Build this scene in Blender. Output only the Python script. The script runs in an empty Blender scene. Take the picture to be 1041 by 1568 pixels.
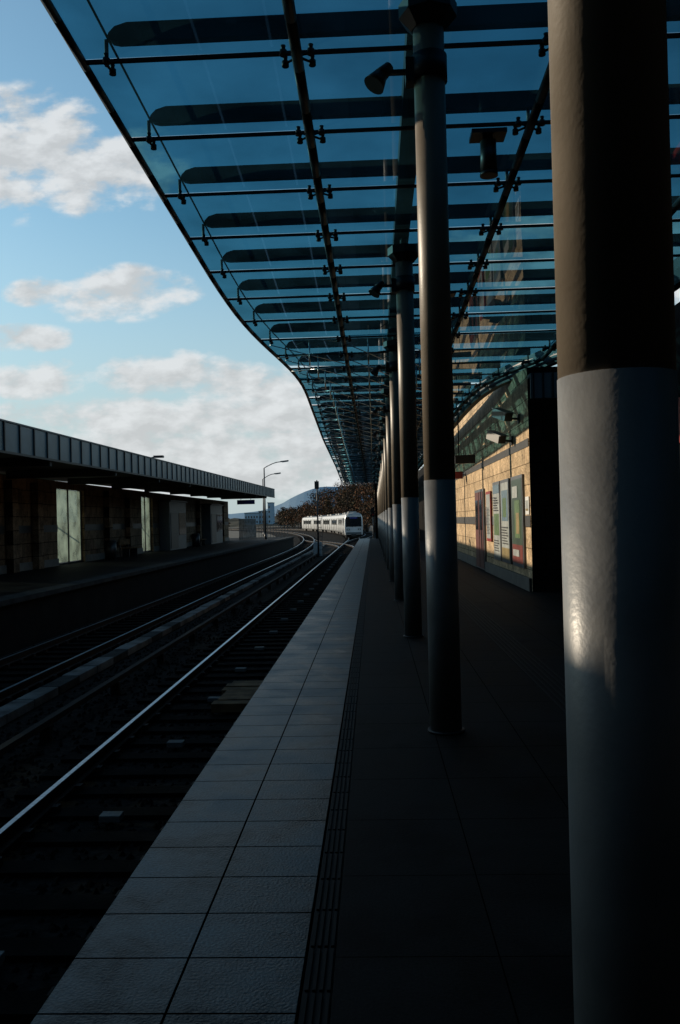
import bpy, math, random
from mathutils import Vector, Matrix
random.seed(7)
R=math.radians
scene=bpy.context.scene
COL=scene.collection

# ------------------------------------------------------------------ helpers
def lerp_tab(t,x):
    if x<=t[0][0]: return t[0][1]
    for (x0,y0),(x1,y1) in zip(t,t[1:]):
        if x<=x1:
            return y0+(y1-y0)*(x-x0)/(x1-x0)
    return t[-1][1]
def sstep(a,b,x):
    t=max(0,min(1,(x-a)/(b-a))); return t*t*(3-2*t)

class B:
    def __init__(s): s.v=[];s.f=[];s.m=[];s.mats=[];s.sm=[]
    def mi(s,mat):
        if mat not in s.mats: s.mats.append(mat)
        return s.mats.index(mat)
    def face(s,pts,mat,smooth=False):
        n=len(s.v); s.v+= [tuple(p) for p in pts]; s.f.append(tuple(range(n,n+len(pts)))); s.m.append(s.mi(mat)); s.sm.append(smooth)
    def hexa(s,p,mat):
        n=len(s.v); s.v+=[tuple(q) for q in p]
        for f in ((0,3,2,1),(4,5,6,7),(0,1,5,4),(1,2,6,5),(2,3,7,6),(3,0,4,7)):
            s.f.append(tuple(n+i for i in f)); s.m.append(s.mi(mat)); s.sm.append(False)
    def box(s,x0,x1,y0,y1,z0,z1,mat,M=None):
        p=[Vector(q) for q in ((x0,y0,z0),(x1,y0,z0),(x1,y1,z0),(x0,y1,z0),(x0,y0,z1),(x1,y0,z1),(x1,y1,z1),(x0,y1,z1))]
        if M: p=[M@q for q in p]
        s.hexa(p,mat)
    def cyl(s,p0,p1,r0,r1,mat,n=12,smooth=True,caps=True,rot=0):
        p0=Vector(p0);p1=Vector(p1);d=(p1-p0).normalized()
        a=d.orthogonal().normalized() if abs(d.z)<.99 else Vector((1,0,0)); b=d.cross(a)
        k=len(s.v)
        for p,r in((p0,r0),(p1,r1)):
            for i in range(n):
                t=2*math.pi*i/n+rot; s.v.append(tuple(p+a*math.cos(t)*r+b*math.sin(t)*r))
        mi=s.mi(mat)
        for i in range(n):
            j=(i+1)%n; s.f.append((k+i,k+j,k+n+j,k+n+i)); s.m.append(mi); s.sm.append(smooth)
        if caps:
            s.f.append(tuple(k+i for i in reversed(range(n)))); s.m.append(mi); s.sm.append(False)
            s.f.append(tuple(k+n+i for i in range(n))); s.m.append(mi); s.sm.append(False)
    def tube(s,pts,r,mat,n=8):
        for a,b in zip(pts,pts[1:]): s.cyl(a,b,r,r,mat,n)
    def sweepbox(s,pts,w,z0,z1,mat):
        L=[];
        for i,p in enumerate(pts):
            q=Vector(pts[min(i+1,len(pts)-1)])-Vector(pts[max(i-1,0)]); q.z=0;q.normalize()
            nrm=Vector((q.y,-q.x,0)); p=Vector(p)
            L.append((p-nrm*w/2,p+nrm*w/2))
        Z0=Vector((0,0,z0));Z1=Vector((0,0,z1))
        for (a,b),(c,d) in zip(L,L[1:]):
            s.face((a+Z1,b+Z1,d+Z1,c+Z1),mat); s.face((a+Z0,c+Z0,d+Z0,b+Z0),mat)
            s.face((a+Z0,a+Z1,c+Z1,c+Z0),mat); s.face((b+Z0,d+Z0,d+Z1,b+Z1),mat)
        a,b=L[0]; s.face((a+Z0,b+Z0,b+Z1,a+Z1),mat)
        a,b=L[-1]; s.face((a+Z0,a+Z1,b+Z1,b+Z0),mat)
    def make(s,name,parent=None,bevel=0):
        me=bpy.data.meshes.new(name); me.from_pydata(s.v,[],s.f)
        for m in s.mats: me.materials.append(m)
        me.polygons.foreach_set("material_index",s.m); me.polygons.foreach_set("use_smooth",s.sm); me.update()
        o=bpy.data.objects.new(name,me); COL.objects.link(o)
        if parent: o.parent=parent
        if bevel:
            md=o.modifiers.new("bev","BEVEL"); md.width=bevel; md.segments=2; md.limit_method='ANGLE'
        return o
def empty(name):
    o=bpy.data.objects.new(name,None); COL.objects.link(o); return o

# ------------------------------------------------------------------ materials
def newmat(name):
    m=bpy.data.materials.new(name); m.use_nodes=True
    nt=m.node_tree; bs=nt.nodes["Principled BSDF"]; return m,nt,bs
def mat(name,col,rough=.6,metal=0,var=.25,nscale=3,bump=0,bscale=60,spec=.5,rvar=0):
    m,nt,bs=newmat(name); N=nt.nodes;L=nt.links
    tc=N.new("ShaderNodeTexCoord"); no=N.new("ShaderNodeTexNoise"); no.inputs["Scale"].default_value=nscale; no.inputs["Detail"].default_value=4
    L.new(tc.outputs["Object"],no.inputs["Vector"])
    cr=N.new("ShaderNodeValToRGB"); cr.color_ramp.elements[0].position=.3; cr.color_ramp.elements[1].position=.7
    cr.color_ramp.elements[0].color=tuple(c*(1-var) for c in col)+(1,); cr.color_ramp.elements[1].color=tuple(min(1,c*(1+var)) for c in col)+(1,)
    L.new(no.outputs[0],cr.inputs[0]); L.new(cr.outputs[0],bs.inputs["Base Color"])
    bs.inputs["Roughness"].default_value=rough; bs.inputs["Metallic"].default_value=metal
    bs.inputs["Specular IOR Level"].default_value=spec
    if rvar:
        mr=N.new("ShaderNodeMapRange"); mr.inputs[1].default_value=.3;mr.inputs[2].default_value=.7; mr.inputs[3].default_value=rough-rvar; mr.inputs[4].default_value=rough+rvar
        L.new(no.outputs[0],mr.inputs[0]); L.new(mr.outputs[0],bs.inputs["Roughness"])
    if bump:
        n2=N.new("ShaderNodeTexNoise"); n2.inputs["Scale"].default_value=bscale; n2.inputs["Detail"].default_value=2
        L.new(tc.outputs["Object"],n2.inputs["Vector"])
        bp=N.new("ShaderNodeBump"); bp.inputs["Strength"].default_value=bump; bp.inputs["Distance"].default_value=.02
        L.new(n2.outputs[0],bp.inputs["Height"]); L.new(bp.outputs[0],bs.inputs["Normal"])
    return m
def tilemat(name,c1,c2,mort,bw,rh,ms,axes="XY",off=(0,0),offset=.5,rough=.5,stain=.4,bump=.3,nsc=1.2,rvar=.12,spec=.5,grain=80,s0=.38,s1=.58):
    m,nt,bs=newmat(name);N=nt.nodes;L=nt.links
    tc=N.new("ShaderNodeTexCoord"); sp=N.new("ShaderNodeSeparateXYZ"); cb=N.new("ShaderNodeCombineXYZ")
    L.new(tc.outputs["Object"],sp.inputs[0])
    for i,a in enumerate(axes):
        ad=N.new("ShaderNodeMath"); ad.operation='ADD'; ad.inputs[1].default_value=off[i]
        L.new(sp.outputs[a],ad.inputs[0]); L.new(ad.outputs[0],cb.inputs[i])
    br=N.new("ShaderNodeTexBrick"); br.offset=offset; br.inputs["Scale"].default_value=1
    br.inputs["Color1"].default_value=c1+(1,);br.inputs["Color2"].default_value=c2+(1,);br.inputs["Mortar"].default_value=mort+(1,)
    br.inputs["Mortar Size"].default_value=ms; br.inputs["Brick Width"].default_value=bw; br.inputs["Row Height"].default_value=rh; br.inputs["Mortar Smooth"].default_value=.1
    L.new(cb.outputs[0],br.inputs["Vector"])
    no=N.new("ShaderNodeTexNoise"); no.inputs["Scale"].default_value=nsc; no.inputs["Detail"].default_value=6; no.inputs["Roughness"].default_value=.65
    L.new(tc.outputs["Object"],no.inputs["Vector"])
    mr=N.new("ShaderNodeMapRange"); mr.inputs[1].default_value=s0;mr.inputs[2].default_value=s1; mr.inputs[3].default_value=1-stain; mr.inputs[4].default_value=1.1
    L.new(no.outputs[0],mr.inputs[0])
    n3=N.new("ShaderNodeTexNoise"); n3.inputs["Scale"].default_value=grain; n3.inputs["Detail"].default_value=2
    L.new(tc.outputs["Object"],n3.inputs["Vector"])
    m3=N.new("ShaderNodeMapRange"); m3.inputs[1].default_value=.3;m3.inputs[2].default_value=.7; m3.inputs[3].default_value=.55; m3.inputs[4].default_value=1.45
    L.new(n3.outputs[0],m3.inputs[0])
    mm=N.new("ShaderNodeMath"); mm.operation='MULTIPLY'; L.new(mr.outputs[0],mm.inputs[0]); L.new(m3.outputs[0],mm.inputs[1])
    mx=N.new("ShaderNodeVectorMath"); mx.operation='SCALE'; L.new(br.outputs["Color"],mx.inputs[0]); L.new(mm.outputs[0],mx.inputs["Scale"])
    L.new(mx.outputs[0],bs.inputs["Base Color"])
    r=N.new("ShaderNodeMapRange"); r.inputs[1].default_value=.3;r.inputs[2].default_value=.7;r.inputs[3].default_value=rough-rvar;r.inputs[4].default_value=rough+rvar
    L.new(no.outputs[0],r.inputs[0]); L.new(r.outputs[0],bs.inputs["Roughness"])
    # joints and soaked-in stains have little sheen
    sj=N.new("ShaderNodeMath"); sj.operation='SUBTRACT'; sj.inputs[0].default_value=1; L.new(br.outputs["Fac"],sj.inputs[1])
    s2=N.new("ShaderNodeMath"); s2.operation='MULTIPLY'; L.new(sj.outputs[0],s2.inputs[0]); L.new(mr.outputs[0],s2.inputs[1])
    s3=N.new("ShaderNodeMath"); s3.operation='MULTIPLY'; s3.inputs[1].default_value=spec; L.new(s2.outputs[0],s3.inputs[0]); L.new(s3.outputs[0],bs.inputs["Specular IOR Level"])
    bp=N.new("ShaderNodeBump"); bp.inputs["Strength"].default_value=bump; bp.inputs["Distance"].default_value=.01
    hm=N.new("ShaderNodeMath"); hm.operation='SUBTRACT'; L.new(n3.outputs[0],hm.inputs[0]); 
    f2=N.new("ShaderNodeMath"); f2.operation='MULTIPLY'; f2.inputs[1].default_value=2.0; L.new(br.outputs["Fac"],f2.inputs[0]); L.new(f2.outputs[0],hm.inputs[1])
    L.new(hm.outputs[0],bp.inputs["Height"]); L.new(bp.outputs[0],bs.inputs["Normal"])
    return m

M_steel=mat("dark_steel",(.007,.009,.011),.5,.1,.2)
M_steel2=mat("bright_steel_rod",(.5,.53,.55),.3,1,.1)
M_fin=mat("purlin_paint",(.005,.010,.013),.45,.0,.2,spec=.3)
M_colU=mat("column_paint_upper",(.165,.138,.105),.45,.0,.10,4,.04,70,rvar=.06,spec=.5)
M_colL=mat("column_paint_lower",(.15,.15,.145),.42,.0,.14,6,.05,60,rvar=.06,spec=.6)
M_black=mat("black_plastic",(.006,.006,.007),.45,0,.2)
M_ground=mat("ground_soil",(.03,.031,.026),.95,0,.4,.05)
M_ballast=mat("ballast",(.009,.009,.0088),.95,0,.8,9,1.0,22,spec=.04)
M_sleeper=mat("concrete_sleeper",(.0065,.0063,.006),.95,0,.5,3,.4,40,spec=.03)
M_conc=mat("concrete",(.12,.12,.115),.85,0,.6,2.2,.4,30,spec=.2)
M_concd=mat("dark_concrete",(.025,.027,.027),.85,0,.55,2.2,.4,30,spec=.15)
M_rail=mat("rail_head",(.40,.47,.52),.34,1,.2,20)
M_rust=mat("rail_rust",(.016,.011,.009),.85,.0,.3,20,spec=.2)
M_pside=mat("platform_side",(.007,.007,.007),.9,0,.4,2,.3,30,spec=.1)
M_slab=tilemat("platform_edge_slab",(.045,.068,.078),(.031,.048,.056),(.003,.004,.004),.432,.354,.005,"XY",(1.15,-3.12+.354*20),0,.44,.75,.35,1.7,.14,spec=.40,s0=.40,s1=.62)
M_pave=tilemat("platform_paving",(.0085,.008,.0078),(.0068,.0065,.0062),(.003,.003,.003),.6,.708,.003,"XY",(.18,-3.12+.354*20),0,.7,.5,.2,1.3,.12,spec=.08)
M_tact=mat("tactile_strip",(.004,.004,.004),.7,0,.3,8,spec=.15)
M_stone=tilemat("travertine_wall",(.54,.39,.235),(.39,.285,.17),(.10,.075,.05),.9,.45,.008,"YZ",(0,0),.5,.75,.35,.2,2.5,.08,spec=.2,grain=25)
M_stoneX=tilemat("travertine_end_shaded",(.02,.016,.013),(.015,.012,.01),(.006,.006,.006),.9,.45,.008,"XZ",(0,0),.5,.75,.35,.2,2.5,.08,spec=.1,grain=25)  # travertine copy with the unlit end wall's shade painted into its colour
M_stoneL=tilemat("brown_stone_wall",(.18,.118,.07),(.11,.072,.043),(.02,.015,.01),1.0,.5,.014,"YZ",(0,0),.5,.8,.5,.2,2.5,.08,spec=.2,grain=25)
M_band=mat("dark_stone_band",(.02,.02,.02),.5)
M_plinth=mat("plinth_stone",(.09,.09,.082),.6,0,.3,3)
M_darkwall=mat("dark_wall",(.006,.006,.006),.85,0,.3,2,spec=.05)
M_brickd=tilemat("sky_blocker_brick",(.05,.035,.025),(.04,.028,.02),(.02,.02,.02),.5,.25,.012,"YZ",(0,0),.5,.85,.4,.2,1,.05,spec=.1,grain=20)
M_fascia=mat("blue_green_fascia",(.026,.072,.098),.4,.0,.3,1.5)
M_roof=mat("roof_sheet",(.10,.15,.17),.5,.2,.2,1)
M_soffit=mat("roof_soffit",(.015,.015,.015),.7,0,.2,1)
M_red=mat("red_paint",(.26,.02,.015),.4)
M_door=mat("red_brown_door",(.09,.014,.010),.45)
M_white=mat("white_paint",(.6,.6,.58),.5,0,.08)
M_frame=mat("poster_frame",(.12,.13,.14),.4,.3,.1)
M_grey=mat("grey_panel",(.055,.068,.078),.5,0,.15)
M_train=mat("train_body",(.48,.49,.50),.32,.2,.12,1)
M_trainw=mat("train_window",(.012,.014,.016),.08,0,.1)
M_trainr=mat("train_roof",(.26,.26,.25),.6)
M_galv=mat("galvanised_pole",(.06,.065,.07),.5,.4,.1)
M_wood=mat("brown_board",(.12,.07,.035),.85,0,.55,4,spec=.1)
M_blue=mat("blue_display",(.01,.02,.18),.3)
M_bark=mat("bark",(.035,.025,.018),.9)
M_hill=mat("hazy_hill",(.26,.36,.44),1,0,.10,.006,spec=0)  # aerial haze painted into the base colour
M_hill2=mat("far_woodland",(.09,.085,.07),1,0,.4,.05,spec=0)
def leafmat(n,c): return mat(n,c,.8,0,.5,.6,spec=.1)
M_leafs=[leafmat("autumn_leaves_a",(.13,.058,.027)),leafmat("autumn_leaves_b",(.05,.03,.018)),leafmat("autumn_leaves_c",(.05,.042,.022))]

def glassmat(name,tint,dust,dcol,gl=.02,gain=1.0,f0=.05):
    m=bpy.data.materials.new(name);m.use_nodes=True;nt=m.node_tree;N=nt.nodes;L=nt.links;N.clear()
    out=N.new("ShaderNodeOutputMaterial"); tr=N.new("ShaderNodeBsdfTransparent"); tl=N.new("ShaderNodeBsdfTranslucent"); g=N.new("ShaderNodeBsdfGlossy")
    tc=N.new("ShaderNodeTexCoord"); no=N.new("ShaderNodeTexNoise"); no.inputs["Scale"].default_value=1.3; no.inputs["Detail"].default_value=5; L.new(tc.outputs["Object"],no.inputs[0])
    cr=N.new("ShaderNodeValToRGB"); e=cr.color_ramp.elements; e[0].position=.3;e[1].position=.7
    e[0].color=tuple(t*.82 for t in tint)+(1,); e[1].color=tuple(min(1,t*1.18) for t in tint)+(1,)
    L.new(no.outputs[0],cr.inputs[0]); L.new(cr.outputs[0],tr.inputs[0])
    tl.inputs[0].default_value=dcol+(1,); g.inputs["Roughness"].default_value=gl; g.inputs[0].default_value=(.85,.93,1,1)
    m1=N.new("ShaderNodeMixShader"); mr=N.new("ShaderNodeMapRange"); mr.inputs[1].default_value=.35;mr.inputs[2].default_value=.75;mr.inputs[3].default_value=dust*.5;mr.inputs[4].default_value=dust*1.6
    L.new(no.outputs[0],mr.inputs[0]); L.new(mr.outputs[0],m1.inputs[0]); L.new(tr.outputs[0],m1.inputs[1]); L.new(tl.outputs[0],m1.inputs[2])
    lw=N.new("ShaderNodeLayerWeight"); lw.inputs[0].default_value=.5
    p=N.new("ShaderNodeMath"); p.operation='POWER'; p.inputs[1].default_value=5; L.new(lw.outputs["Facing"],p.inputs[0])
    q=N.new("ShaderNodeMath"); q.operation='MULTIPLY_ADD'; q.inputs[1].default_value=.93*gain; q.inputs[2].default_value=f0; L.new(p.outputs[0],q.inputs[0])
    m2=N.new("ShaderNodeMixShader"); L.new(q.outputs[0],m2.inputs[0]); L.new(m1.outputs[0],m2.inputs[1]); L.new(g.outputs[0],m2.inputs[2])
    L.new(m2.outputs[0],out.inputs[0]); return m
M_glass=glassmat("tinted_canopy_glass",(.085,.265,.345),.08,(.05,.15,.19),.02,.8,.04)
M_frost=glassmat("frosted_panel_glass",(.42,.48,.45),.5,(.42,.48,.44),.2)
def flat(n,c): return mat(n,c,.35,0,.2,3)
P_white=flat("print_white",(.34,.36,.34)); P_green=flat("print_green",(.10,.16,.07)); P_dk=flat("print_dark_green",(.04,.065,.045)); P_red=flat("print_red",(.17,.04,.03)); P_blue=flat("print_blue",(.12,.18,.22)); P_yel=flat("print_yellow",(.26,.2,.09)); P_ink=flat("print_ink",(.06,.06,.06))

# ------------------------------------------------------------------ ground
b=B(); b.face(((-3000,-600,-1.25),(3000,-600,-1.25),(3000,5000,-1.25),(-3000,5000,-1.25)),M_ground); b.make("ground")
def near_x(y): return -2.53-(.00093*(y-105)**2 if y>105 else 0)
def far_x(y): return -6.7-(.00068*(y-60)**2 if y>60 else 0)
def xover(y): 
    t=sstep(78,118,y); return near_x(y)*(1-t)+far_x(y)*t
def xover2(y):
    t=sstep(95,165,y); return near_x(y)*(1-t)+(near_x(y)+4.2)*t
b=B()
ys=[-15+5*i for i in range(90)]
b.face([(-8.15,-15,-1.21),(-1.2,-15,-1.21),(-1.2,60,-1.21),(-8.15,60,-1.21)],M_ballast)
for y0,y1 in zip(ys,ys[1:]):
    if y0<60: continue
    b.face([(far_x(y0)-5,y0,-1.21),(max(near_x(y0)+7,-1.2),y0,-1.21),(max(near_x(y1)+7,-1.2),y1,-1.21),(far_x(y1)-5,y1,-1.21)],M_ballast)
b.make("track_ballast")
# loose ballast stones scattered over the near track bed
b=B(); rs=random.Random(11)
for i in range(9000):
    y=2+28*rs.random()**1.5; x=rs.uniform(-5.2,-1.2) if rs.random()<.7 else rs.uniform(-8.1,-5.7)
    r=rs.uniform(.018,.042); a=rs.uniform(0,3.14); c_,s_=math.cos(a)*r,math.sin(a)*r; z=-1.205; h=r*rs.uniform(.7,1.3)
    b.face([(x-c_,y-s_,z),(x+s_,y-c_,z),(x+s_*.3,y-c_*.2,z+h)],M_ballast); b.face([(x+s_,y-c_,z),(x+c_,y+s_,z),(x+s_*.3,y-c_*.2,z+h)],M_ballast)
    b.face([(x+c_,y+s_,z),(x-s_,y+c_,z),(x+s_*.3,y-c_*.2,z+h)],M_ballast); b.face([(x-s_,y+c_,z),(x-c_,y-s_,z),(x+s_*.3,y-c_*.2,z+h)],M_ballast)
b.make("ballast_stones")
def track(fx,y0,y1,name,sl=True):
    b=B()
    n=int((y1-y0)/4); Y=[y0+(y1-y0)*i/n for i in range(n+1)]
    for s in(-.72,.72):
        pts=[(fx(y)+s,y,-1.13) for y in Y]
        b.sweepbox(pts,.14,0,.015,M_rust); b.sweepbox(pts,.02,.015,.10,M_rust); b.sweepbox(pts,.066,.10,.137,M_rust); b.sweepbox(pts,.05,.138,.14,M_rail)
    if sl:
        y=y0
        while y<min(y1,150):
            x=fx(y); b.box(x-1.25,x+1.25,y-.12,y+.12,-1.205,-1.165,M_sleeper)
            for s in(-.72,.72):
                for q in(-.11,.11): b.box(x+s+q-.03,x+s+q+.03,y-.05,y+.05,-1.165,-1.10,M_rust)
            y+=.65
    return b.make(name)
track(near_x,-12,420,"railway_track"); track(far_x,-12,420,"railway_track")
track(xover,80,117,"railway_track_crossover",False); track(xover2,97,300,"railway_track_siding",False)
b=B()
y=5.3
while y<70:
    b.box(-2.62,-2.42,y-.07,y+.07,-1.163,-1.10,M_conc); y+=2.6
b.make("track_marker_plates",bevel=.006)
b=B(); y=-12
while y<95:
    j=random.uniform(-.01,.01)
    b.box(-5.62+j,-5.3+j,y,y+.97,-1.2,-1.06+random.uniform(-.01,.01),random.choice((M_conc,M_conc,M_concd))); y+=1.0  # random pale and dark lids imitate sun spots along the trough
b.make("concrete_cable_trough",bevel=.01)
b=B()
for i in range(7): b.box(-2.4+random.uniform(-.05,.05),-1.25,12.2+i*.26,12.2+i*.26+.24,-1.15+random.uniform(0,.02),-1.0+random.uniform(-.02,0),M_wood)  # brown boards stand in for a sunlit patch on the track bed
b.make("sunlit_patch_boards",bevel=.008)
b=B(); pts=[(-4.35,y,-1.0) for y in range(-10,72,4)]
b.sweepbox(pts,.10,0,.08,M_rust)
for y in range(-10,70,3): b.box(-4.42,-4.28,y-.05,y+.05,-1.2,-1.0,M_black)
b.make("third_rail")

# ------------------------------------------------------------------ near platform
plat=empty("railway_platform")
YE=71
b=B(); b.box(-1.15,-.283,-8,YE,-.12,0,M_slab); b.make("edge_slabs",plat,bevel=.008)
b=B(); b.box(-1.08,12,-8,YE,-1.25,-.123,M_pside); b.make("platform_body",plat)
b=B(); b.box(-.28,-.18,-8,YE,-.12,-.006,M_tact)
y=-7.9
while y<30:
    for i in range(4): b.box(-.272+i*.025,-.260+i*.025,y,y+.28,-.0055,.003,M_tact)
    y+=.30
for i in range(4): b.box(-.272+i*.025,-.260+i*.025,30.2,YE,-.0055,.003,M_tact)
b.make("tactile_strip",plat)
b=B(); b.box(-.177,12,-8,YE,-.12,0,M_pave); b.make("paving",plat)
b=B()
for i in range(6): b.box(1.5+i*.055,1.525+i*.055,-8,YE,.001,.006,M_tact)
b.make("guide_strip",plat)
b=B(); b.box(-18,14,-9.5,-9.0,-1.2,16,M_darkwall); b.box(-18,14,-9.0,-8.6,5.0,5.8,M_fascia)  # unseen walls behind and beside the camera, added to cut sky fill
b.box(12,12.4,-9,71,-1.2,8,M_darkwall); b.box(6.2,6.6,-9,12.5,5.1,9,M_darkwall)
b.make("sky_blocker_walls")
b=B(); b.box(-30,-17,-40,-.5,-1.2,19,M_brickd)  # invented tower out of frame, added to block skylight from behind left
for fz in range(6):
    for k in range(11):
        b.box(-16.995,-16.96,-38+k*3.4,-36.3+k*3.4,.6+fz*3.1,2.3+fz*3.1,M_trainw)
b.box(-30.3,-16.7,-40.3,-.2,19,19.4,M_concd)
b.make("sky_blocker_tower")

# ------------------------------------------------------------------ canopy
HT=[(-8,4.35),(0,4.15),(10,3.75),(18,3.43),(24,3.28),(35,3.2),(71,3.1)]
def Hb(y): return (lerp_tab(HT,y-1.5)+lerp_tab(HT,y)+lerp_tab(HT,y+1.5))/3
def gz(x,y): return 1.6+Hb(y)
ET=[(-8,-2.35),(13,-2.3),(15,-2.22),(16.7,-2.03),(18.4,-1.8),(20,-1.66),(22,-1.64),(26,-1.72),(33,-1.87),(50,-2.1),(71,-2.5)]
def ex(y): return (lerp_tab(ET,y-.8)+lerp_tab(ET,y)+lerp_tab(ET,y+.8))/3
RT=[(-8,5.0),(11,4.8),(16,4.35),(18,4.0),(19,3.55),(20.2,3.12),(22,2.83),(25,2.72),(71,2.7)]
def rx(y): return (lerp_tab(RT,y-.8)+lerp_tab(RT,y)+lerp_tab(RT,y+.8))/3
def b1(y): return -.135*Hb(y)
def b3(y): return min(3.7,rx(y)-.15)
s=1.32; JY=[6.94+s*i for i in range(-11,49)]
can=empty("glass_canopy")
gb=B()
for y0,y1 in zip(JY,JY[1:]):
    ncol=[(ex,b1),(b1,lambda y:1.6),(lambda y:1.6,b3),(b3,rx)]
    amp=.004 if y0<15 else .045
    for xa,xb in ncol:
        t0,t1,t2,t3=[random.uniform(-amp,amp) for _ in range(4)]
        nx=3; ny=2
        P=[[None]*(ny+1) for _ in range(nx+1)]
        for i in range(nx+1):
            for j in range(ny+1):
                y=y0+.008+(y1-y0-.016)*j/ny; fx_=i/nx; x=xa(y)*(1-fx_)+xb(y)*fx_
                dz=(t0*(1-fx_)+t1*fx_)*(1-j/ny)+(t2*(1-fx_)+t3*fx_)*j/ny
                P[i][j]=(x,y,gz(x,y)+dz)
        base=len(gb.v)
        for i in range(nx+1):
            for j in range(ny+1): gb.v.append(P[i][j])
        for i in range(nx):
            for j in range(ny):
                a=base+i*(ny+1)+j; gb.f.append((a,a+1,a+ny+2,a+ny+1)); gb.m.append(gb.mi(M_glass)); gb.sm.append(True)
gb.make("glass_panes",can)
sb=B(); pb=B(); kb=B()
def rng(a,c,n): return [a+(c-a)*i/n for i in range(n+1)]
for y in JY:
    xa,xb=ex(y),rx(y); za=gz(0,y)
    sb.box(xa,xb,y-.015,y+.015,za-.035,za-.005,M_steel)
    x0=ex(y)+.22; zp=za+.12; D=.16
    prof_=[(x0,zp+.05),(x0+.03,zp+.015),(x0+.09,zp),(xb-.1,zp),(xb-.1,zp+D),(x0+.16,zp+D),(x0+.06,zp+D-.03),(x0+.01,zp+D-.08)]
    pb.face([(px,y-.04,pz) for px,pz in prof_],M_fin); pb.face([(px,y+.04,pz) for px,pz in reversed(prof_)],M_fin)
    for (pa,pz),(qa,qz) in zip(prof_,prof_[1:]+prof_[:1]): pb.face([(pa,y-.04,pz),(pa,y+.04,pz),(qa,y+.04,qz),(qa,y-.04,qz)],M_fin)
    nodes=[(ex(y)+.2,.06),(b1(y),.15),(1.6,.15),(b3(y),.15)]
    for xn,w in nodes:
        z=za
        for sy in(-.085,.085):
            for sx in ((-w,w) if w>.1 else (0.03,)):
                px=xn+sx*.75; py=y+sy
                kb.cyl((px,py,z-.085),(px,py,z-.04),.030,.030,M_steel,10)
                kb.cyl((px,py,z-.04),(px,py,z-.002),.014,.022,M_steel,8)
                kb.cyl((xn,y,z-.05),(px,py,z-.06),.013,.010,M_steel,6)
        kb.cyl((xn,y,z-.06),(xn,y,z+.16),.018,.018,M_steel,6)
sb.make("glazing_seals",can); pb.make("purlins",can); kb.make("spider_fixings",can)
b=B()
YY=[-7.5+.66*i for i in range(119)]; YY=[y for y in YY if y<=70.4]
b.tube([(ex(y),y,gz(0,y)-.02) for y in YY],.036,M_steel,8)
b.tube([(ex(y)+.22,y,gz(0,y)+.16) for y in YY],.011,M_steel,6)
b.tube([(b1(y),y,gz(0,y)-.10) for y in YY],.046,M_steel,8)
b.tube([(1.6,y,gz(0,y)-.10) for y in YY],.046,M_steel,8)
b.tube([(b3(y),y,gz(0,y)-.10) for y in YY],.046,M_steel,8)
b.make("longitudinal_beams",can)
b=B()
for ya,yb in zip(YY,YY[1:]):
    za,zb=gz(.48,ya)+.11,gz(.48,yb)+.11
    b.hexa([(.38,ya,za),(.58,ya,za),(.58,yb,zb),(.38,yb,zb),(.38,ya,za+.2),(.58,ya,za+.2),(.58,yb,zb+.2),(.38,yb,zb+.2)],M_fin)
b.make("column_girder",can)
b=B()
for ya,yb in zip(YY,YY[1:]):
    za,zb=gz(0,ya),gz(0,yb); xa,xb=rx(ya),rx(yb)
    b.hexa([(xa,ya,za-.18),(xa+.09,ya,za-.18),(xb+.09,yb,zb-.18),(xb,yb,zb-.18),(xa,ya,za+.16),(xa+.09,ya,za+.16),(xb+.09,yb,zb+.16),(xb,yb,zb+.16)],M_grey)
    b.hexa([(xa-.03,ya,za-.24),(xa+.12,ya,za-.24),(xb+.12,yb,zb-.24),(xb-.03,yb,zb-.24),(xa-.03,ya,za-.183),(xa+.12,ya,za-.183),(xb+.12,yb,zb-.183),(xb-.03,yb,zb-.183)],M_steel)
b.make("curved_gutter",can)
b=B()
for i,(ya,yb) in enumerate(zip(JY,JY[1:])):
    if ya<16: continue
    for xa,xb in ((ex(ya)+.2,b1(ya)),(b1(ya),.45),(.55,1.6)):
        za=gz(xa,ya)-.12; zb=gz(xb,yb)-.12
        b.cyl((xa,ya,za),(xb,yb,zb-.12),.009,.009,M_steel2,6)
        b.cyl((xb,ya,zb-.12),(xa,yb,za),.009,.009,M_steel2 if i%2 else M_steel,6)
        b.cyl(((xa+xb)/2,(ya+yb)/2,za-.30),((xa+xb)/2,(ya+yb)/2,za+.1),.014,.014,M_steel2,6)
b.make("tension_rods",can)

# ------------------------------------------------------------------ columns with fittings
CY=[1.77,6.4]+[6.4+5.13*i for i in range(1,13)]
CX=.508
for y in [-3.3]+CY:
    if y>70: continue
    b=B(); top=gz(CX,y)-.02
    b.cyl((CX,y,0.012),(CX,y,1.88),.118,.118,M_colL,64)
    b.cyl((CX,y,1.878),(CX,y,top-.1),.1165,.1165,M_colU,64)
    b.cyl((CX,y,0),(CX,y,.02),.14,.135,M_steel,32)
    b.cyl((CX,y,top-.20),(CX,y,top-.10),.13,.22,M_steel,8,False)
    b.cyl((CX,y,top-.10),(CX,y,top+.0),.22,.22,M_steel,8,False)
    b.cyl((CX,y,top-.02),(CX,y,top+.3),.05,.05,M_steel,8)
    zz=top-.52
    b.cyl((CX,y,zz-.07),(CX,y,zz+.12),.135,.135,M_steel,24)
    b.make("canopy_column",None)
    b=B()
    b.box(CX-.30,CX-.12,y-.02,y+.02,zz-.0,zz+.03,M_black)
    b.box(CX-.18,CX-.12,y-.06,y+.06,zz-.08,zz+.10,M_black)
    b.cyl((CX-.30,y,zz+.06),(CX-.37,y-.03,zz-.02),.04,.055,M_black,16)
    b.cyl((CX-.37,y-.03,zz-.02),(CX-.42,y-.05,zz-.10),.055,.085,M_black,16)
    b.make("spotlight")
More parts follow.
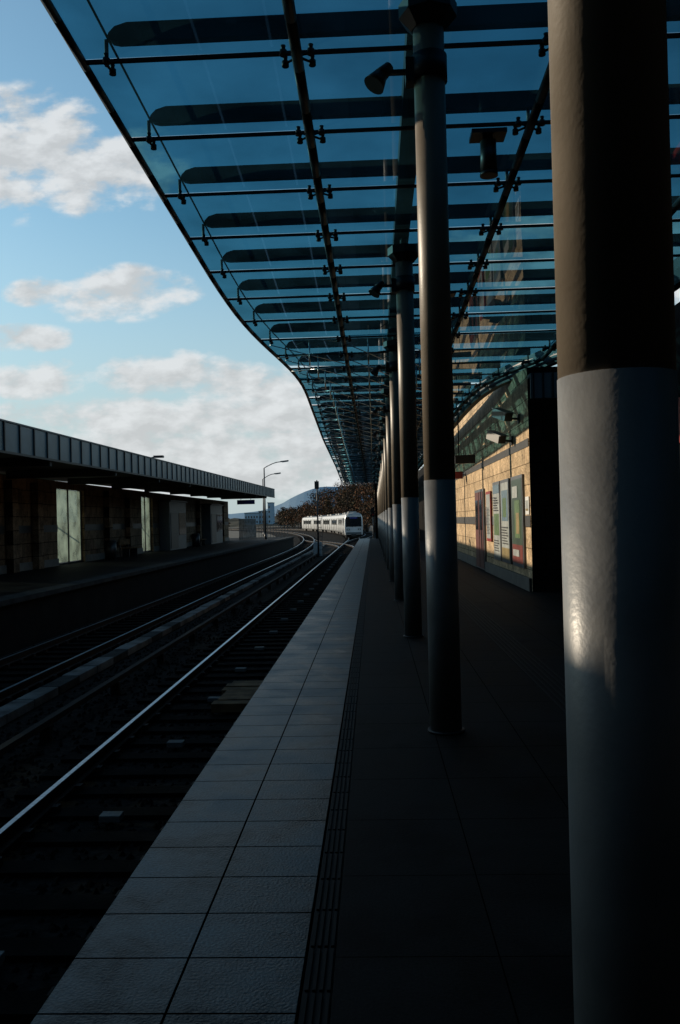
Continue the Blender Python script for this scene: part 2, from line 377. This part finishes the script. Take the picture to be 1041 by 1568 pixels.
for k in range(12):
    y=8.35+5.13*k
    x=1.22; z=gz(x,y)-.05
    b=B(); b.box(x-.17,x+.17,y-.12,y+.12,z-.05,z-.01,M_black); b.cyl((x,y,z-.09),(x,y,z-.05),.05,.05,M_black,12)
    b.cyl((x,y,z-.40),(x,y,z-.09),.082,.078,M_black,24); b.cyl((x,y,z-.43),(x,y,z-.40),.088,.088,M_black,24)
    b.make("ceiling_lamp")

# ------------------------------------------------------------------ station building (right)
st=empty("station_building")
WT=[(17.9,4.7),(20,4.85),(22,5.15),(25,5.5),(36,5.7)]
b=B()
Ys=rng(17.9,36,24)
for ya,yb in zip(Ys,Ys[1:]):
    b.face([(3.3,yb,0),(3.3,ya,0),(3.3,ya,lerp_tab(WT,ya)),(3.3,yb,lerp_tab(WT,yb))],M_stone)
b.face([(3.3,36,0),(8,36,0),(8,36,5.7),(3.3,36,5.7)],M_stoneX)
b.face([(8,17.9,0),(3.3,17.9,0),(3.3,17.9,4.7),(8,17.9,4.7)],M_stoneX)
b.make("stone_walls",st)
b=B(); b.box(3.24,3.297,17.95,24.95,0,.28,M_plinth); b.box(3.24,3.297,27.1,35.9,0,.28,M_plinth); b.box(3.285,3.298,17.92,18.5,1.36,1.60,M_band);b.box(3.285,3.298,23.15,24.95,1.36,1.60,M_band); b.box(3.285,3.298,27.1,35.98,1.36,1.60,M_band)
b.box(3.285,3.298,17.92,35.98,3.05,3.22,M_band); b.make("wall_bands",st)
b=B(); b.box(3.3,6.5,17.55,17.6,4.0,4.52,M_roof)
x=3.34
while x<6.5: b.box(x,x+.035,17.52,17.549,4.0,4.52,M_steel); x+=.2
b.box(3.3,6.5,17.6,17.89,4.45,4.52,M_steel)
b.make("ribbed_canopy_fascia",st)
b=B(); b.box(5.2,5.5,-8,17.85,0,5.1,M_darkwall); b.box(5.5,9,-8,17.85,4.9,5.0,M_darkwall)
b.box(3.6,8,36.1,70.5,0,5.2,M_darkwall); b.box(.2,3.55,70.0,70.4,0,4.6,M_darkwall); b.make("dark_side_walls",st)
b=B(); b.box(3.24,3.297,25.0,27.05,.02,2.42,M_frame); b.box(3.225,3.239,25.12,25.95,.06,2.34,M_door); b.box(3.225,3.239,26.05,26.93,.06,2.34,M_door)
b.box(3.215,3.224,25.25,25.8,1.2,2.1,M_trainw); b.box(3.215,3.224,26.2,26.78,1.2,2.1,M_trainw)
b.box(3.20,3.224,25.85,25.9,1.0,1.2,M_steel2); b.make("double_door",st)
def poster(y0,y1,z0,z1,name,parts,th=.05,fm=None):
    b=B(); xf=3.298-th; b.box(xf,3.29,y0,y1,z0,z1,fm or M_frame)
    a0,a1,c0,c1=y0+.07,y1-.07,z0+.08,z1-.08; k=0
    for (u0,u1,w0,w1,m) in parts:
        e=.003+.003*k; k+=1
        b.box(xf-e-.001,xf-e,a1-(a1-a0)*u1,a1-(a1-a0)*u0,c0+(c1-c0)*w0,c0+(c1-c0)*w1,m)
    b.make(name)
lines=lambda w0,n,u0=.12,u1=.85:[(u0,u1-.1*(i%3),w0+i*.035,w0+i*.035+.015,P_ink) for i in range(n)]
poster(18.55,20.05,.45,2.5,"advertising_poster",[(0,1,0,1,P_dk),(0,1,0,.22,P_red),(.3,.8,.3,.75,P_green),(.1,.6,.78,.92,P_white),(.45,.75,.35,.6,P_yel),(.1,.7,.08,.16,P_white)])
poster(20.35,21.7,.45,2.5,"advertising_poster",[(0,1,0,1,P_white),(0,1,.0,.15,P_yel),(.1,.9,.5,.9,P_blue),(.25,.7,.55,.8,P_green)]+lines(.2,7))
poster(21.85,23.1,.45,2.5,"advertising_poster",[(0,1,0,1,P_white),(.1,.9,.3,.6,P_green),(0,1,.88,1,P_blue)]+lines(.08,5)+lines(.64,6))
poster(17.98,18.4,1.62,2.0,"notice_sign",[(0,1,0,1,P_white),(.0,1,.0,.2,P_yel)],.02,M_white)
poster(23.6,24.5,.9,2.3,"timetable_board",[(0,1,0,1,P_white)]+lines(.1,18),.05,M_red)
def cctv(y,z):
    b=B(); b.box(3.27,3.297,y-.08,y+.08,z-.1,z+.1,M_black); b.cyl((3.28,y,z),(2.95,y,z+.02),.025,.025,M_black,8)
    Mx=Matrix.Translation((2.9,y-.05,z+.10))@Matrix.Rotation(R(25),4,'Z')@Matrix.Rotation(R(18),4,'X')
    b.box(-.10,.10,-.30,.22,-.09,.09,M_black,Mx); b.box(-.12,.12,-.38,.24,.095,.11,M_black,Mx); b.make("security_camera")
cctv(19.0,3.75); cctv(20.0,3.35)
b=B(); b.box(2.55,3.2,30.0,30.15,2.95,3.2,M_red); b.cyl((3.2,30.07,3.08),(3.3,30.07,3.08),.02,.02,M_steel,6); b.make("red_hanging_sign")
b=B(); b.box(2.5,3.1,25.5,25.62,3.2,3.45,M_black); b.cyl((2.62,25.56,3.45),(2.62,25.56,gz(2.6,25.5)),.02,.02,M_steel,6); b.make("hanging_display")
b=B(); b.box(5.14,5.195,13.2,15.2,2.75,3.5,M_red); b.make("red_shop_sign")

# ------------------------------------------------------------------ left platform + building
lp=empty("railway_platform")
b=B(); b.box(-8.75,-8.2,-15,88,-.12,0,M_concd); b.make("edge_slabs",lp)
b=B(); b.box(-16,-8.3,-15,88,-1.25,-.123,M_pside); b.make("platform_body",lp)
b=B(); b.box(-16,-8.753,-15,88,-.12,0,M_pave); b.make("paving",lp)
ls=empty("opposite_station_building")
OP=[(4,7),(12,15),(23,26),(34.5,37.8),(47.3,49.7)]
def rz(y): return .006*(y-20)
b=B(); y=-15
for o0,o1 in OP+[(76,76)]:
    b.box(-13.3,-13,y,o0,0,3.5,M_stoneL); 
    if o0<70: b.box(-13.3,-13,o0,o1,3.2,3.5,M_stoneL)
    y=o1
b.make("stone_walls",ls)
b=B(); prev=-15
for o0,o1 in OP+[(76,76)]:
    b.box(-12.998,-12.98,prev,o0,1.4,1.68,M_band); b.box(-12.998,-12.95,prev,o0,0,.3,M_plinth); prev=o1
b.make("wall_bands",ls)
b=B()
for o0,o1 in OP:
    b.box(-13.17,-13.165,o0+.05,o1-.05,.1,3.18,M_frost)
b.make("frosted_panels",ls)
b=B()
for o0,o1 in OP:
    for yy in(o0+.02,(o0+o1)/2,o1-.05): b.box(-13.2,-13.12,yy,yy+.05,.0,3.2,M_steel)
    b.box(-13.2,-13.12,o0,o1,0,.08,M_steel)
    b.cyl((-13.6,o0,1.9),(-13.6,o1,1.0),.03,.03,M_steel,8)
b.make("panel_frames",ls)
b=B()
def slab(x0,x1,y0,y1,z0,z1,m):
    b.hexa([(x0,y0,z0+rz(y0)),(x1,y0,z0+rz(y0)),(x1,y1,z0+rz(y1)),(x0,y1,z0+rz(y1)),(x0,y0,z1+rz(y0)),(x1,y0,z1+rz(y0)),(x1,y1,z1+rz(y1)),(x0,y1,z1+rz(y1))],m)
slab(-9.05,-9.0,-15,78,3.5,4.22,M_fascia); slab(-13.6,-9.052,-15,78,3.56,3.62,M_soffit); slab(-13.6,-9.052,-15,78,4.1,4.18,M_roof)
slab(-13.6,-9.053,77.95,78,3.62,4.1,M_fascia); slab(-13.65,-13.602,-15,78,3.5,4.22,M_fascia)
slab(-9.12,-8.97,-15,78,4.22,4.26,M_grey); slab(-9.06,-8.98,-15,78,3.44,3.5,M_steel)
y=-14.5
while y<78: slab(-9.0,-8.965,y,y+.05,3.5,4.22,M_steel); y+=.92
b.make("roof",ls)
b=B(); y=-13
while y<77:
    slab(-13,-9.06,y,y+.15,3.3,3.56,M_soffit); y+=6.1
b.make("roof_beams",ls)
b=B()
for yy in (29.5,31.8,40.5,44,62,72): b.box(-12.95,-12.7,yy,yy+.5,0,3.3,M_stoneL)
b.make("pilasters",ls)
for k0,k1 in((51,55.5),(64,69)):
    b=B(); b.box(-12.95,-12.3,k0,k1,0,2.97,M_grey); b.box(-12.29,-12.27,k0+.2,k0+2.1,.1,2.3,M_steel); b.box(-12.29,-12.27,k0+2.4,k1-.2,.9,2.3,M_trainw)
    b.box(-13,-12.2,k0-.05,k1+.05,2.975,3.08,M_steel); b.make("service_kiosk",bevel=.02)
for yy in (39.3,58.5):
    b=B(); b.cyl((-12.3,yy,0),(-12.3,yy,.85),.25,.28,M_black,16); b.cyl((-12.3,yy,.85),(-12.3,yy,.92),.3,.2,M_black,16); b.make("litter_bin")
for yy in (42.2,60):
    b=B(); b.box(-12.7,-12.2,yy,yy+1.8,.42,.47,M_wood); b.box(-12.8,-12.74,yy,yy+1.8,.6,.9,M_wood)
    for q in(.15,1.6): b.box(-12.65,-12.3,yy+q,yy+q+.06,0,.42,M_steel); b.box(-12.8,-12.75,yy+q,yy+q+.06,0,.6,M_steel)
    b.make("bench")
b=B(); b.box(-10.9,-9.5,68,68.25,3.05,3.4,M_blue); b.cyl((-10.6,68.1,3.4),(-10.6,68.1,3.85),.02,.02,M_steel,6); b.cyl((-9.8,68.1,3.4),(-9.8,68.1,3.85),.02,.02,M_steel,6); b.make("information_display")
b=B(); b.cyl((-9.6,36,4.3),(-9.6,36,4.42),.06,.05,M_black,10); b.cyl((-9.6,36,4.42),(-9.1,35.8,4.5),.03,.03,M_black,8); b.box(-9.25,-8.85,35.7,35.95,4.44,4.53,M_black); b.make("roof_lamp")
b=B()
y=77
while y<88:
    b.box(-12.22,-12.18,y,y+.04,0,1.9,M_conc); y+=.35
b.box(-12.24,-12.16,77,88,1.86,1.93,M_conc); b.box(-12.24,-12.16,77,88,.2,.26,M_conc)
x=-12.2
while x<-8.6: b.box(x,x+.04,87.9,87.94,0,1.2,M_conc); x+=.3
b.box(-12.2,-8.6,87.88,87.96,1.16,1.22,M_conc)
b.make("metal_fence")

# ------------------------------------------------------------------ lamps, signal
def lamp(x,y,z0,h,arm):
    b=B(); b.cyl((x,y,z0),(x,y,z0+h),.09,.055,M_galv,12); b.cyl((x,y,z0),(x,y,z0+.5),.13,.13,M_galv,12)
    pts=[(x+arm*t,y,z0+h+.55*math.sin(t*1.57)) for t in (0,.25,.5,.75,1)]
    b.tube(pts,.04,M_galv,8)
    e=pts[-1]; Mx=Matrix.Translation((e[0]+.3,y,e[2]+.04))@Matrix.Rotation(R(-6),4,'Y')
    b.box(-.35,.4,-.14,.14,-.05,.05,M_grey,Mx); b.box(-.2,.35,-.11,.11,-.09,-.05,M_white,Mx); b.make("street_lamp")
lamp(-10.0,78.6,0,6.6,1.6); lamp(-12.0,93,0,6.3,1.3)
b=B(); b.cyl((-4.3,66,-1.2),(-4.3,66,4.75),.07,.05,M_galv,10); b.box(-4.43,-4.17,65.8,65.9,4.1,4.6,M_black); b.box(-4.47,-4.13,65.75,65.79,4.05,4.65,M_black)
for z in(4.22,4.46): b.cyl((-4.3,65.75,z),(-4.3,65.6,z),.07,.08,M_black,12)
for z in [i*.35 for i in range(-3,10)]: b.box(-4.3,-4.0,66.05,66.08,z,z+.03,M_galv)
b.box(-4.0,-3.97,66.05,66.08,-1.2,3.2,M_galv)
b.box(-4.75,-4.1,67,67.5,-1.2,-.1,M_white); b.make("railway_signal")
b=B(); b.cyl((.0,73,-1.2),(.0,73,2.6),.05,.05,M_galv,8); b.box(-.15,.15,72.8,72.95,1.8,2.6,M_black); b.cyl((0,72.8,2.0),(0,72.72,2.0),.07,.08,M_red,10);b.make("railway_signal")

# ------------------------------------------------------------------ train
tr=empty("metro_train")
prof=[(-1.3,-.55),(-1.36,.3),(-1.36,.9),(-1.30,1.95),(-1.12,2.38),(-.75,2.58),(0,2.66),(.75,2.58),(1.12,2.38),(1.30,1.95),(1.36,.9),(1.36,.3),(1.3,-.55)]
def car(front,M,name):
    b=B(); Lc=18.8
    def sec(y,sx=1,sz=1): return [M@Vector((x*sx,y,(z+.55)*sz-.55)) for x,z in prof]
    S=[sec(.75 if front else 0)]+[sec(Lc)]
    if front: S=[sec(0,.93,.90)]+[sec(.25,.97,.96)]+S
    for A,C in zip(S,S[1:]):
        for i in range(len(prof)-1):
            b.face((A[i],A[i+1],C[i+1],C[i]),M_train if (i<4 or i>7) else M_trainr,False)
    b.face(S[0],M_train); b.face(list(reversed(S[-1])),M_trainr)
    for sx in(-1,1):
        xo=1.365*sx; xi=1.30*sx
        x0,x1=min(xo,xi),max(xo,xi)
        y=1.6
        segs=[]
        while y<Lc-1.5:
            segs.append(y); y+=4.35
        for d in segs:
            b.box(x0,x1+ (.012 if sx>0 else 0),d,d+1.35,-.4,1.85,M_frame,M)
            for q in(.12,.74): b.box(min(xo*1.005,xi),max(xo*1.005,xi),d+q,d+q+.5,.65,1.6,M_trainw,M)
            if d+4.2<Lc: b.box(min(xo*1.004,xi),max(xo*1.004,xi),d+1.6,d+4.15,.7,1.6,M_trainw,M)
        b.box(x0,x1,.9,Lc,-.5,-.38,M_black,M)
    for q in (2.2,14.2):
        b.box(-1.1,1.1,q,q+2.4,-1.0,-.5,M_black,M)
        for w in(.4,1.9):
            for sx in(-.72,.72):
                c=M@Vector((sx-.05,q+w,-.62)); e=M@Vector((sx+.05,q+w,-.62)); b.cyl(c,e,.4,.4,M_black,16)
    b.box(-.9,.9,6,12,-.95,-.5,M_black,M)
    b.box(-.6,.6,5,8,2.62,2.85,M_trainr,M); b.box(-.6,.6,11,14,2.62,2.85,M_trainr,M)
    if front:
        b.box(-1.12,1.12,-.06,.0,.6,2.0,M_trainw,M); b.box(-.55,.55,-.07,-0.061,1.75,1.95,M_blue,M)
        b.box(-1.0,-.6,-.07,0,.1,.32,M_black,M); b.box(.6,1.0,-.07,0,.1,.32,M_black,M)
        for sx in(-.8,.8):
            c=M@Vector((sx,-.07,.21)); e=M@Vector((sx,-.1,.21)); b.cyl(c,e,.09,.09,M_white,12)
        b.box(-.35,.35,-.4,0,-.75,-.45,M_black,M); b.box(-1.1,1.1,-.08,0,-.5,-.2,M_grey,M)
    else:
        b.box(-.7,.7,-.45,0,-.4,2.1,M_black,M)
    b.make(name,tr)
y=122.0
for i in range(6):
    x0=near_x(y); y2=y+19.2; x1=near_x(y2); d=Vector((x1-x0,y2-y,0)).normalized()
    M=Matrix(((d.y,d.x,0,x0),(-d.x,d.y,0,y),(0,0,1,0),(0,0,0,1)))
    car(i==0,M,"car_%d"%(i+1)); y=y+19.2*d.y

# ------------------------------------------------------------------ trees and hill
tb=B()
def cg(): return max(-1.5,min(1.5,random.gauss(0,.75)))
def tree(x,y,h,n=260,ls=.5):
    z0=-1.25; r=h*.025; lx,ly=random.uniform(-.3,.3),random.uniform(-.3,.3)
    p0=Vector((x,y,z0)); p1=Vector((x+lx,y+ly,z0+h*.35)); p2=Vector((x+lx*2,y+ly*2,z0+h*.85))
    tb.cyl(p0,p1,r,r*.7,M_bark,6); tb.cyl(p1,p2,r*.7,r*.15,M_bark,6)
    cl=[]
    for i in range(16):
        t=random.uniform(.1,1); st_=p0.lerp(p2,t)
        a=random.uniform(0,6.28); rr=h*random.uniform(.10,.26)*(1.25-t*.7)
        e=st_+Vector((math.cos(a)*rr,math.sin(a)*rr,h*random.uniform(.05,.18)))
        tb.cyl(st_,e,r*.35,r*.08,M_bark,5); cl.append((e,h*random.uniform(.08,.13)))
        for k in range(4):
            e2=e+Vector((random.gauss(0,1),random.gauss(0,1),random.uniform(0,1.6)))*h*.05; tb.cyl(e,e2,r*.09,r*.02,M_bark,4)
    cl.append((p2,h*.1))
    tone=random.random()*.8
    for i in range(n):
        c,rad=random.choice(cl)
        q=c+Vector((cg(),cg(),cg()*.8))*rad
        u=Vector((random.gauss(0,1),random.gauss(0,1),random.gauss(0,1))).normalized(); v=u.orthogonal().normalized(); s_=ls*random.uniform(.4,1)
        w=u.cross(v)
        tb.face((q-v*s_,q+w*s_*.6,q+v*s_*.8,q-w*s_*.5),M_leafs[0] if random.random()<tone else random.choice(M_leafs[1:]))
for i in range(18):
    t=i/17; y=165+t*110+random.uniform(-8,8); x=near_x(y)+12+random.uniform(-2,4); tree(x,y,random.uniform(11.5,14.5),1400,.30)
for i in range(42):
    t=i/41; y=200+t*280+random.uniform(-10,10); x=-14-t*38+random.uniform(-3,8); 
    x=max(x,near_x(y)+9)if y<330 else x
    tree(x,y,random.uniform(8,10.5)-1.5*t,450,.42)
for i in range(12): tree(random.uniform(-6,16),random.uniform(160,230),random.uniform(11,14.5),1100,.32)
for i in range(14): tree(-75-i*14+random.uniform(-4,4),random.uniform(400,460),random.uniform(5,7),180,.6)
tb.make("distant_trees")
def ridge(name,y,tab,m,rough,seed,x0,x1,n):
    rnd=random.Random(seed); b=B(); P=[]
    for x in rng(x0,x1,n):
        z=sum(lerp_tab(tab,x+k) for k in(-20,-10,0,10,20))/5+rnd.uniform(-rough,rough); P.append((x,z))
    for (xa,za),(xb,zb) in zip(P,P[1:]):
        b.face([(xa,y-120,-1.3),(xb,y-120,-1.3),(xb,y,zb),(xa,y,za)],m,True); b.face([(xa,y,za),(xb,y,zb),(xb,y+400,-1.3),(xa,y+400,-1.3)],m,True)
    b.make(name)
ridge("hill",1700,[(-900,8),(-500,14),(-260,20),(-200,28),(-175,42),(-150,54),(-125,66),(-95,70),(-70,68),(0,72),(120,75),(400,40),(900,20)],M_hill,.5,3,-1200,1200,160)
ridge("far_woodland",620,[(-600,4),(-120,4.5),(-80,5),(-55,7),(-35,11),(0,16),(200,16),(600,5)],M_hill2,.7,4,-600,600,260)
b=B()
for x,w,h,d in((-63,3,13,0),(-68,6,8,6),(-75,9,7,4)):
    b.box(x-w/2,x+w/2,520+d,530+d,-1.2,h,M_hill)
    b.box(x-w/2-.2,x+w/2+.2,519.8+d,530.2+d,h,h+.5,M_roof)
    for z in range(1,int(h),3):
        q=x-w/2+.5
        while q<x+w/2-.8: b.box(q,q+.8,519.9+d,519.98+d,z,z+1.4,M_trainw); q+=1.7
b.make("distant_building")

# ------------------------------------------------------------------ world + sun
EL,AZ=15.0,-62.0
w=bpy.data.worlds.new("World"); scene.world=w; w.use_nodes=True; nt=w.node_tree;N=nt.nodes;L=nt.links
bg=N["Background"]; bg.inputs[1].default_value=.10
sky=N.new("ShaderNodeTexSky"); sky.sky_type='NISHITA'; sky.sun_disc=False; sky.sun_elevation=R(EL); sky.sun_rotation=R(AZ%360); sky.air_density=1.0; sky.dust_density=.5; sky.ozone_density=2.0
tc=N.new("ShaderNodeTexCoord"); sp=N.new("ShaderNodeSeparateXYZ"); L.new(tc.outputs["Generated"],sp.inputs[0])
def mth(op,a,c=None,cl=False):
    n=N.new("ShaderNodeMath"); n.operation=op; n.use_clamp=cl
    for i,q in enumerate((a,c)):
        if q is None: continue
        if isinstance(q,(int,float)): n.inputs[i].default_value=q
        else: L.new(q,n.inputs[i])
    return n.outputs[0]
yy=mth('MAXIMUM',mth('ABSOLUTE',sp.outputs[1]),.05); U=mth('DIVIDE',sp.outputs[0],yy); V=mth('DIVIDE',sp.outputs[2],yy)
cb=N.new("ShaderNodeCombineXYZ"); L.new(U,cb.inputs[0]); L.new(mth('MULTIPLY',V,1.8),cb.inputs[1])
no=N.new("ShaderNodeTexNoise"); no.inputs["Scale"].default_value=15; no.inputs["Detail"].default_value=8; no.inputs["Roughness"].default_value=.56; L.new(cb.outputs[0],no.inputs["Vector"])
ns=N.new("ShaderNodeTexNoise"); ns.inputs["Scale"].default_value=15; ns.inputs["Detail"].default_value=4; ns.inputs["Roughness"].default_value=.56
va=N.new("ShaderNodeVectorMath"); va.operation='ADD'; va.inputs[1].default_value=(-.012,.022,0); L.new(cb.outputs[0],va.inputs[0]); L.new(va.outputs[0],ns.inputs["Vector"])
ell=[(-.42,.45,.12,.07),(-.31,.425,.085,.05),(-.302,.277,.09,.03),(-.378,.282,.05,.018),(-.411,.225,.05,.018),(-.395,.178,.06,.024),(-.243,.178,.075,.03),(-.158,.165,.06,.028),(-.089,.155,.09,.034),(-.205,.125,.28,.030),(-.26,.085,.34,.034),(-.12,.055,.3,.025),(.3,.3,.2,.06),(-.9,.35,.25,.08)]
tot=None
for u,v,ru,rv in ell:
    du=mth('DIVIDE',mth('SUBTRACT',U,u),ru*1.3); dv=mth('DIVIDE',mth('SUBTRACT',V,v),rv*1.3)
    d=mth('ADD',mth('MULTIPLY',du,du),mth('MULTIPLY',dv,dv)); k=mth('SUBTRACT',1,d,True)
    tot=k if tot is None else mth('MAXIMUM',tot,k)
dens=mth('ADD',tot,mth('MULTIPLY',mth('SUBTRACT',no.outputs[0],.5),2.9))
mr=N.new("ShaderNodeMapRange"); mr.interpolation_type='SMOOTHSTEP'; mr.inputs[1].default_value=.18; mr.inputs[2].default_value=.92; L.new(dens,mr.inputs[0])
gate=mth('MULTIPLY',mr.outputs[0],mth('MULTIPLY',tot,4.0,True))
sh=mth('SUBTRACT',no.outputs[0],ns.outputs[0])
shade=N.new("ShaderNodeMapRange"); shade.inputs[1].default_value=-.10; shade.inputs[2].default_value=.12; shade.inputs[3].default_value=.84; shade.inputs[4].default_value=1.10; L.new(sh,shade.inputs[0])
cc=N.new("ShaderNodeVectorMath"); cc.operation='SCALE'; cc.inputs[0].default_value=(6.9,7.1,7.2); L.new(shade.outputs[0],cc.inputs["Scale"])
tint=N.new("ShaderNodeMix"); tint.data_type='RGBA'; tint.blend_type='MULTIPLY'; tint.inputs[0].default_value=1; L.new(sky.outputs[0],tint.inputs[6]); tint.inputs[7].default_value=(1.30,1.60,1.50,1)
hz=N.new("ShaderNodeMapRange"); hz.interpolation_type='SMOOTHSTEP'; hz.inputs[1].default_value=0.0; hz.inputs[2].default_value=.40; hz.inputs[3].default_value=.92; hz.inputs[4].default_value=0; L.new(sp.outputs[2],hz.inputs[0])
hm=N.new("ShaderNodeMix"); hm.data_type='RGBA'; L.new(hz.outputs[0],hm.inputs[0]); L.new(tint.outputs[2],hm.inputs[6]); hm.inputs[7].default_value=(4.7,5.6,6.0,1)
mx=N.new("ShaderNodeMix"); mx.data_type='RGBA'; L.new(mth('MULTIPLY',gate,.92),mx.inputs[0]); L.new(hm.outputs[2],mx.inputs[6]); L.new(cc.outputs[0],mx.inputs[7])
L.new(mx.outputs[2],bg.inputs[0])
sd=Vector((math.sin(R(AZ))*math.cos(R(EL)),math.cos(R(AZ))*math.cos(R(EL)),math.sin(R(EL))))
ld=bpy.data.lights.new("sun","SUN"); ld.energy=5.0; ld.angle=R(.5); ld.color=(1,.84,.64); lo=bpy.data.objects.new("sun",ld); COL.objects.link(lo); lo.rotation_euler=sd.to_track_quat('Z','Y').to_euler()

# ------------------------------------------------------------------ camera
cd=bpy.data.cameras.new("camera"); cam=bpy.data.objects.new("camera",cd); COL.objects.link(cam)
cd.sensor_fit='HORIZONTAL'; cd.sensor_width=24; cd.lens=29.97; cd.clip_start=.05; cd.clip_end=8000
f=Vector((-.0386,1,.0094)).normalized(); up=Vector((.0245,0,1)); rt=f.cross(up).normalized(); up=rt.cross(f)
cam.matrix_world=Matrix(((rt.x,up.x,-f.x,0),(rt.y,up.y,-f.y,0),(rt.z,up.z,-f.z,1.6),(0,0,0,1)))
scene.camera=cam
scene.view_settings.view_transform='Standard'; scene.view_settings.look='None'; scene.view_settings.exposure=0
